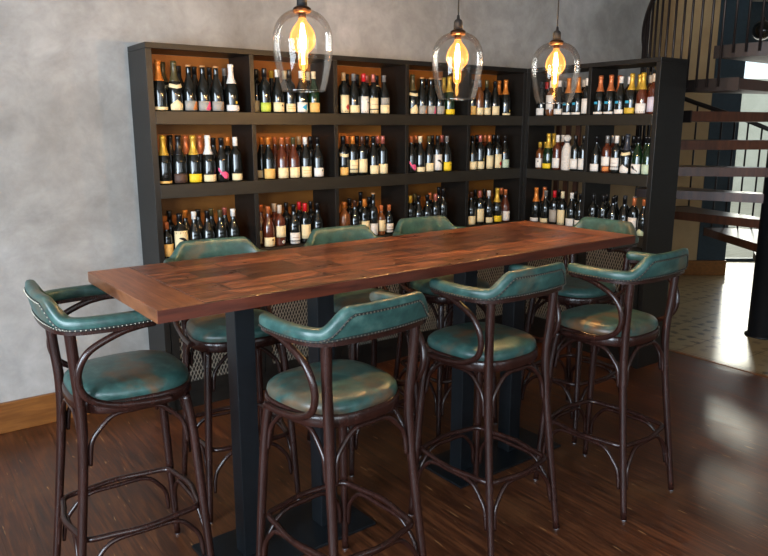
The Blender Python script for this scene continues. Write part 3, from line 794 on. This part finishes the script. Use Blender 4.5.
# ------------------------------------------------------------------ stools
def make_stool():
    t = thing('bar_stool', '', 'stool')
    # seat frame: bent ring (rounded trapezoid)
    def outline(k, z, n=48, fr=1.0):
        out = []
        for i in range(n):
            a = 2*PI*i/n; e = 2.85
            c, s = math.cos(a), math.sin(a)
            x = math.copysign(abs(c)**(2/e), c)*.200*k; y = math.copysign(abs(s)**(2/e), s)*.198*k
            x *= 1+.06*(y/.208)
            out.append(Vector((x, y, z)))
        return out
    bm = bmesh.new(); rings = []
    for k, z in ((.90, .742), (1.0, .742), (1.03, .748), (1.03, .780), (1.01, .786), (.90, .786)):
        rings.append([bm.verts.new(p) for p in outline(k, z)])
    n = 48
    for a, b in zip(rings, rings[1:]+[rings[0]]):
        for i in range(n): f = bm.faces.new((a[i], a[(i+1) % n], b[(i+1) % n], b[i])); f.smooth = True
    obj('seat_frame', bm, M['bentwood'], t)
    bm = bmesh.new(); rings = []
    for k, z in ((.93, .765), (.985, .786), (1.0, .797), (.985, .812), (.93, .823), (.80, .831), (.55, .836), (.25, .838), (.02, .838)):
        rings.append([bm.verts.new(p) for p in outline(k, z)])
    for a, b in zip(rings, rings[1:]):
        for i in range(n): f = bm.faces.new((a[i], a[(i+1) % n], b[(i+1) % n], b[i])); f.smooth = True
    bm.faces.new(list(reversed(rings[0]))); bm.faces.new(rings[-1])
    obj('seat_cushion', bm, M['leather_worn'], t)
    # legs
    FL = {}
    for sx in (-1, 1):
        fp = [(sx*.202, .203, .006), (sx*.188, .187, .30), (sx*.172, .170, .60), (sx*.160, .152, .745)]
        bp = [(sx*.200, -.265, .006), (sx*.186, -.230, .30), (sx*.172, -.198, .60), (sx*.168, -.190, .765), (sx*.178, -.197, .90), (sx*.184, -.206, 1.07)]
        for pts, rr in ((fp, .0155), (bp, .0165)):
            q = crom(pts, 5); L = len(q)
            rad = [rr*(.80+.25*min(1, i/(L*.45))) for i in range(L)]
            bm = bmesh.new(); tube(bm, q, rad, 12); lg = obj('leg', bm, M['bentwood'], t)
            bm = bmesh.new(); lathe(bm, [(.011, 0), (.012, .002), (.012, .008), (.010, .010)], 12, (pts[0][0], pts[0][1])); obj('foot_glide', bm, M['glide'], lg)
    def legp(sx, front, z):
        T = [(.0, .202, .203), (.30, .188, .187), (.60, .172, .170), (.76, .160, .152)] if front else [(.0, .200, -.265), (.30, .186, -.230), (.60, .172, -.198), (.76, .168, -.190)]
        for (z0, a0, b0), (z1, a1, b1) in zip(T, T[1:]):
            if z <= z1 or z1 == .76:
                k = (z-z0)/(z1-z0); return Vector((sx*(a0+(a1-a0)*k), b0+(b1-b0)*k, z))
    # foot ring, inside the legs
    zr = .315; rp = []
    for sx, fr in ((1, True), (-1, True), (-1, False), (1, False)):
        p = legp(sx, fr, zr); q = p*1.0; q.x -= sx*.020; q.y += -.018 if fr else .018; q.z = zr
        rp.append(q)
    c0 = sum(rp, Vector())/4; pts = []
    for i in range(4):
        a, b = rp[i], rp[(i+1) % 4]
        pts.append(a.copy()); m1 = a.lerp(b, .25); m2 = a.lerp(b, .5); m3 = a.lerp(b, .75)
        for m, k in ((m1, .022), (m2, .034), (m3, .022)):
            d = (m-c0); d.z = 0; m += d.normalized()*k; pts.append(m)
    bm = bmesh.new(); tube(bm, crom(pts, 4, True), .0105, 10, True); obj('foot_ring', bm, M['bentwood'], t)
    # bentwood arches between neighbouring legs, under seat and under ring
    cor = [(1, True), (-1, True), (-1, False), (1, False)]
    for (zlow, ztop, ins) in ((.575, .728, .0), (.13, .292, .0)):
        for i in range(4):
            (s1, f1), (s2, f2) = cor[i], cor[(i+1) % 4]
            def inw(p, o, k=.026):
                d = (o-p); d.z = 0; return p+d.normalized()*k
            A0, B0 = legp(s1, f1, zlow), legp(s2, f2, zlow); A1, B1 = legp(s1, f1, zlow+.07), legp(s2, f2, zlow+.07)
            A2, B2 = legp(s1, f1, ztop), legp(s2, f2, ztop)
            h = ztop-zlow
            P_ = [inw(A0, B0, .024), inw(A1, B1, .027), inw(legp(s1, f1, zlow+h*.72), legp(s2, f2, zlow+h*.72), .05), inw(A2, B2, .10), (A2+B2)/2, inw(B2, A2, .10), inw(legp(s2, f2, zlow+h*.72), legp(s1, f1, zlow+h*.72), .05), inw(B1, A1, .027), inw(B0, A0, .024)]
            P_[4].z = ztop+.004
            q = crom(P_, 5); bm = bmesh.new(); L = len(q)
            tube(bm, q, [.0085*(.75+.25*min(1, min(j, L-1-j)/3)) for j in range(L)], 8); obj('bentwood_brace', bm, M['bentwood'], t)
    # arm bows
    for sx in (-1, 1):
        P_ = [(sx*.228, .045, 1.036), (sx*.234, -.01, 1.034), (sx*.236, -.08, 1.018), (sx*.234, -.168, .972), (sx*.226, -.200, .895), (sx*.220, -.178, .825), (sx*.217, -.105, .784), (sx*.217, .0, .768), (sx*.213, .09, .764)]
        bm = bmesh.new(); tube(bm, crom(P_, 6), .0115, 10); obj('arm_bow', bm, M['bentwood'], t)
    # padded back and arms
    half = [(.222, .065), (.236, .01), (.240, -.06), (.236, -.13), (.220, -.19), (.178, -.226), (.10, -.243), (0, -.248)]
    path = [Vector((x, y, 0)) for x, y in half]+[Vector((-x, y, 0)) for x, y in reversed(half[:-1])]
    q = crom(path, 7); L = len(q)
    ds = [0]
    for a, b in zip(q, q[1:]): ds.append(ds[-1]+(b-a).length)
    tot = ds[-1]
    arml = .280; tr_ = .078                     # arm length, then the slanting shoulder
    def prof(s):
        e = min(s, tot-s); k = min(1, max(0, (e-arml)/tr_)); k = k*k*(3-2*k)
        zb = 1.044+.004*k; zt = 1.086+.064*k; th = .046-.006*k
        tip = min(1, e/.022); tip = math.sqrt(max(.04, 1-(1-tip)**2))
        return zb, zt, th, tip, k
    def frame(i):
        a = q[max(i-1, 0)]; b = q[min(i+1, L-1)]; tn = (b-a).normalized(); return tn, Vector((tn.y, -tn.x, 0))
    bm = bmesh.new(); rings = []
    NS = 20
    outn = []
    for i in range(L):
        zb, zt, th, tip, k = prof(ds[i]); tn, nr = frame(i)
        if nr.dot(q[i]-Vector((0, -.05, 0))) < 0: nr = -nr
        outn.append(nr)
        ring = []; zc = (zb+zt)/2; hh = (zt-zb)/2*tip; tt = th/2*tip
        for j in range(NS):
            a = 2*PI*j/NS; c, s = math.cos(a), math.sin(a); e = 3.0
            dx = math.copysign(abs(c)**(2/e), c)*tt; dz = math.copysign(abs(s)**(2/e), s)*hh
            lean = .018*k*((dz+hh)/(2*max(hh, 1e-4)))
            ring.append(bm.verts.new(q[i]+nr*(dx+lean)+Vector((0, 0, zc+dz))))
        rings.append(ring)
    for a, b in zip(rings, rings[1:]):
        for j in range(NS): f = bm.faces.new((a[j], a[(j+1) % NS], b[(j+1) % NS], b[j])); f.smooth = True
    bm.faces.new(rings[0]); bm.faces.new(list(reversed(rings[-1])))
    back = obj('padded_backrest', bm, M['leather'], t)
    # wooden rail under the padding
    bm = bmesh.new(); R_ = []
    for i in range(3, L-3):
        nr = outn[i]
        R_.append([bm.verts.new(q[i]+nr*a+Vector((0, 0, z))) for a, z in ((-.017, 1.034), (.017, 1.034), (.017, 1.050), (-.017, 1.050))])
    for a, b in zip(R_, R_[1:]):
        for j in range(4): bm.faces.new((a[j], a[(j+1) % 4], b[(j+1) % 4], b[j]))
    bm.faces.new(R_[0]); bm.faces.new(list(reversed(R_[-1]))); obj('arm_rail', bm, M['bentwood'], t)
    # nailheads
    bm = bmesh.new()
    def stud(p, r=.0034):
        bmesh.ops.create_icosphere(bm, subdivisions=1, radius=r, matrix=Matrix.Translation(p))
    def at(s):
        i = max(0, min(L-2, next((k for k in range(L-1) if ds[k+1] >= s), L-2))); f = (s-ds[i])/max(ds[i+1]-ds[i], 1e-6)
        return q[i].lerp(q[i+1], f), outn[i].lerp(outn[i+1], f).normalized()
    s = .018; wl = []; wu = []
    while s < tot-.018:
        p, nr = at(s); zb, zt, th, tip, k = prof(s)
        c_ = p+nr*(th/2*.95)+Vector((0, 0, zb+.0065)); stud(c_+nr*.001); wl.append(c_-nr*.0015); s += .0125
    # upper row: slants from the bottom edge up the shoulder, runs along the back under the top edge
    s0, s1 = arml-.005, arml+tr_+.01; s = s0
    while s < tot-s0:
        e = min(s, tot-s); k = min(1, (e-s0)/(s1-s0)); p, nr = at(s); zb, zt, th, tip, kk = prof(s)
        z = zb+.008+(zt-.026-zb-.008)*k; fz = (z-zb)/(zt-zb)
        c_ = p+nr*(th/2+.0008+.018*kk*fz)+Vector((0, 0, z)); stud(c_+nr*.001); wu.append(c_-nr*.0022); s += .0125 if k >= 1 else .0095
    nh = obj('nailhead_trim', bm, M['stud'], back)
    bm = bmesh.new(); tube(bm, wl, .0042, 6); obj('welt', bm, M['welt'], back)
    bm = bmesh.new(); tube(bm, wu, .0042, 6); obj('welt', bm, M['welt'], back)
    return t
st0 = make_stool()
def stool(x, y, deg, label, grp, first=False):
    # deg: heading of the sitter, measured from +Y, counter-clockwise
    if first:
        st0.location = (x, y, 0); st0.rotation_euler = (0, 0, math.radians(deg)); st0['label'] = label; st0['group'] = grp; return st0
    return dup(st0, (x, y, 0), math.radians(deg), label, grp)
GF = 'teal leather bar stools around the long bar table'
stool(.642, 2.43, -91, 'teal leather bar stool at the left end of the table, facing along it', GF, True)
stool(1.175, 1.905, 6, 'teal leather bar stool nearest the camera, leftmost on the near side of the table', GF)
stool(1.935, 1.978, 3, 'teal leather bar stool in the middle of the near side, worn brown seat', GF)
stool(2.615, 1.875, 4, 'teal leather bar stool at the right of the near side, by the tiled floor', GF)
stool(1.215, 2.80, 173, 'teal leather bar stool behind the table, nearest its left end', GF)
stool(1.92, 2.80, 176, 'teal leather bar stool behind the table, middle of the far side', GF)
stool(2.52, 2.86, 176, 'teal leather bar stool behind the table, rightmost of the far side', GF)
stool(3.06, 2.42, 92, 'teal leather bar stool tucked under the right end of the table', GF)

# ------------------------------------------------------------------ pendant lamps
def pendant(x, y, zb, h, r, label):
    t = thing('pendant_lamp', label, 'lamp', (x, y, 0), 0, 'clear glass pendant lamps hanging over the bar table')
    zt = zb+h
    pr = [(.72, 0), (.80, .10), (.885, .24), (.955, .38), (.995, .52), (1.0, .62), (.97, .72), (.88, .82), (.72, .905), (.50, .965), (.28, .995), (.16, 1.0)]
    prof = crom([(a*r, 0, zb+b*h) for a, b in pr], 3)
    out = [(p.x, p.z) for p in prof]; inn = [(max(a-.0016, .002), b-.0004 if b > zt-.02 else b) for a, b in reversed(out)]
    bm = bmesh.new(); lathe(bm, out, 40, cap=False); obj('glass_shade', bm, M['lampglass'], t)
    bm = bmesh.new(); pts = [(out[0][0]*math.cos(2*PI*k/40), out[0][0]*math.sin(2*PI*k/40), zb) for k in range(40)]
    tube(bm, pts, .0016, 6, True); obj('shade_rim', bm, M['rimglass'], t)
    bm = bmesh.new(); lathe(bm, [(.030, zt-.012), (.033, zt-.008), (.033, zt+.003), (.026, zt+.008), (.019, zt+.010)], 24); sk = obj('lamp_socket', bm, M['bronze'], t)
    bm = bmesh.new(); lathe(bm, [(.019, zt+.0102), (.0185, zt+.040), (.015, zt+.048), (.007, zt+.053), (.005, zt+.068)], 24); obj('socket_neck', bm, M['blackcord'], sk)
    bm = bmesh.new(); lathe(bm, [(.0145, zt-.03), (.0145, zt-.014)], 20); obj('bulb_cap', bm, M['bronze'], t)
    # globe bulb with a long tail
    bz = zt-.028; bp = [(.013, 0), (.016, -.012), (.030, -.030), (.042, -.05), (.047, -.072), (.044, -.095), (.032, -.113), (.020, -.124), (.017, -.135), (.017, -.165), (.012, -.180), (.001, -.185)]
    bm = bmesh.new(); lathe(bm, [(p.x, p.z) for p in crom([(a, 0, bz+b) for a, b in bp], 3)], 28, cap=False)
    bl = obj('bulb', bm, M['bulbglass'], t); bl['label'] = 'amber glass bulb'
    bm = bmesh.new()
    for k in range(4):
        a = PI/4+k*PI/2
        tube(bm, [(.0035*math.cos(a), .0035*math.sin(a), bz-.02), (.010*math.cos(a), .010*math.sin(a), bz-.06), (.007*math.cos(a), .007*math.sin(a), bz-.10), (.004*math.cos(a), .004*math.sin(a), bz-.13), (.005*math.cos(a), .005*math.sin(a), bz-.165)], .0017, 6)
    fl = obj('filament', bm, M['filament'], bl); fl['label'] = 'glowing filament'
    bm = bmesh.new(); tube(bm, [(0, 0, zt+.065), (0, 0, CZ-.02)], .0028, 8); obj('flex', bm, M['blackcord'], t)
    bm = bmesh.new(); lathe(bm, [(.05, CZ-.02), (.05, CZ-.0005)], 24); obj('ceiling_rose', bm, M['bronze'], t)
    ld = bpy.data.lights.new('pendant_glow', 'POINT'); ld.energy = PEND; ld.color = (1, .68, .36); ld.shadow_soft_size = .013
    lo = bpy.data.objects.new('pendant_glow', ld); COL.objects.link(lo); lo.location = (x, y, bz-.075)
PEND = 36
pendant(1.340, 2.35, 1.785, .287, .110, 'clear glass pendant lamp with amber bulb, largest and leftmost over the table')
pendant(2.098, 2.35, 1.773, .277, .110, 'clear glass pendant lamp with amber bulb, middle one over the table')
pendant(2.728, 2.35, 1.769, .283, .116, 'clear glass pendant lamp with amber bulb, rightmost, before the short shelf unit')

gx, gy, gz = 7.813, 3.945, 2.660
t = thing('globe_pendant', 'small glossy black globe pendant hanging before the glazed entrance beyond the spiral stairs', 'lamp', (gx, gy, 0))
bm = bmesh.new(); lathe(bm, [(.10*math.sin(PI*k/16)+.0005, gz-.10*math.cos(PI*k/16)) for k in range(17)], 28); obj('globe_shade', bm, GLASS['dark'], t)
bm = bmesh.new(); lathe(bm, [(.02, gz+.097), (.02, gz+.13), (.006, gz+.14)], 16); obj('lamp_cap', bm, M['bronze'], t)
bm = bmesh.new(); tube(bm, [(0, 0, gz+.135), (0, 0, CZ-.001)], .003, 8); obj('flex', bm, M['blackcord'], t)

# ------------------------------------------------------------------ spiral staircase
PX, PY, PR, SR = 5.70, 2.62, .105, 1.05
sp = thing('spiral_staircase', 'dark spiral staircase with wooden treads and thin balusters round a thick black post', 'staircase', (PX, PY, 0))
bm = bmesh.new(); lathe(bm, [(PR+.02, 0), (PR+.02, .012), (PR, .016), (PR, CZ)], 32); obj('centre_post', bm, M['iron'], sp)
left = math.atan2(math.sin(yaw), -math.cos(yaw))     # image-left direction seen from the camera
step = math.radians(22.5); rise = .207
hand = []
ANG = [(-120, 3.01), (-102, 2.80), (-84, 2.595), (-66, 2.39), (-48, 2.18), (-31, 1.97), (-14, 1.765), (4, 1.56), (22, 1.35), (42, 1.145), (64, .94), (100, .735), (125, .53), (150, .32), (175, .115)]
for ai, (deg_, z) in enumerate(ANG):
    if z > CZ-.15: continue
    a = left-math.radians(deg_)
    nxt = left-math.radians(ANG[min(ai+1, len(ANG)-1)][0]) if ai < len(ANG)-1 else a-math.radians(25)
    step = abs(a-nxt); rise = .207
    half_ = math.radians(13.5); n = 7
    bm = bmesh.new(); ins = [(PR-.01, -.09/PR*.5), (PR-.01, .09/PR*.5)]
    ring = [(SR*math.cos(a+half_*(2*i/n-1)), SR*math.sin(a+half_*(2*i/n-1))) for i in range(n+1)]
    ring += [((PR-.005)*math.cos(a+.7), (PR-.005)*math.sin(a+.7)), ((PR-.005)*math.cos(a-.7), (PR-.005)*math.sin(a-.7))]
    T_ = [bm.verts.new((x, y, z)) for x, y in ring]; B_ = [bm.verts.new((x, y, z-.07)) for x, y in ring]
    bm.faces.new(T_); bm.faces.new(list(reversed(B_)))
    for i in range(len(ring)): bm.faces.new((T_[i], B_[i], B_[(i+1) % len(ring)], T_[(i+1) % len(ring)]))
    tr = obj('tread', bm, M['stairwood'], sp)
    bm = bmesh.new(); L2 = len(ring)
    rr_ = [(SR+.012)*1.0]
    R2 = [((SR+.012)*math.cos(a+half_*(2*i/n-1)), (SR+.012)*math.sin(a+half_*(2*i/n-1))) for i in range(n+1)]
    R1 = [((SR)*math.cos(a+half_*(2*i/n-1)), (SR)*math.sin(a+half_*(2*i/n-1))) for i in range(n+1)]
    vv = [[bm.verts.new((x, y, zz)) for x, y in R] for R, zz in ((R1, z+.005), (R2, z+.005), (R2, z-.078), (R1, z-.078))]
    for i in range(n):
        for p, q_ in zip(vv, vv[1:]+[vv[0]]): bm.faces.new((p[i], p[i+1], q_[i+1], q_[i]))
    for i in (0, n): bm.faces.new([r_[i] for r_ in vv])
    obj('tread_edging', bm, M['stairiron'], tr)
    for j in range(4):
        ab = a-step*(j-1.5)/4.0; zt_ = z+1.0-(j-1.5)*rise/4
        if zt_ > CZ-.02: zt_ = CZ-.02
        bm = bmesh.new(); tube(bm, [((SR+.02)*math.cos(ab), (SR+.02)*math.sin(ab), z-.05), ((SR+.02)*math.cos(ab), (SR+.02)*math.sin(ab), zt_)], .0085, 8)
        obj('baluster', bm, M['stairiron'], sp)
    hand.append(((SR+.02)*math.cos(a), (SR+.02)*math.sin(a), z+1.0))
hand = [h_ for h_ in hand if h_[2] < CZ-.05]
bm = bmesh.new(); tube(bm, crom(hand, 6), .02, 10); obj('handrail', bm, M['stairiron'], sp)

# ------------------------------------------------------------------ light
w = bpy.data.worlds.new('daylight'); S.world = w; w.use_nodes = True
w.node_tree.nodes['Background'].inputs[0].default_value = (.80, .90, 1, 1); w.node_tree.nodes['Background'].inputs[1].default_value = 1.6
def area(name, loc, rot, sx, sy_, e, col):
    l = bpy.data.lights.new(name, 'AREA'); l.shape = 'RECTANGLE'; l.size = sx; l.size_y = sy_; l.energy = e; l.color = col
    o = bpy.data.objects.new(name, l); COL.objects.link(o); o.location = loc; o.rotation_euler = rot; return o
for (a, b, c, d) in LH: area('window_daylight', (-2.18, (a+b)/2, (c+d)/2), (0, -PI/2, 0), d-c-.1, b-a-.1, E_LEFT, (.72, .86, 1))
for i, (a, b, c, d) in enumerate(FH): area('window_daylight', ((a+b)/2, -3.03, (c+d)/2), (PI/2, 0, 0), b-a-.1, d-c-.1, E_FRONT[i], (.86, .93, 1))
o = area('entrance_daylight', tuple(O+U*1.6+Wd*.80+Vector((0, 0, 1.3))), (PI/2, 0, 0), 2.9, 2.2, E_GLZ, (1, .96, .88))
o.rotation_euler = (-PI/2, 0, ang)
sn = bpy.data.lights.new('sun', 'SUN'); sn.energy = .85; sn.angle = .07; sn.color = (1, .93, .8)
so = bpy.data.objects.new('sun', sn); COL.objects.link(so)
d = Vector((-.87, -.485, -.335)); so.rotation_euler = d.to_track_quat('-Z', 'Y').to_euler()
S.view_settings.view_transform = 'Standard'; S.view_settings.look = 'None'; S.view_settings.gamma = 1
S.view_settings.use_curve_mapping = False; S.view_settings.exposure = EXPO
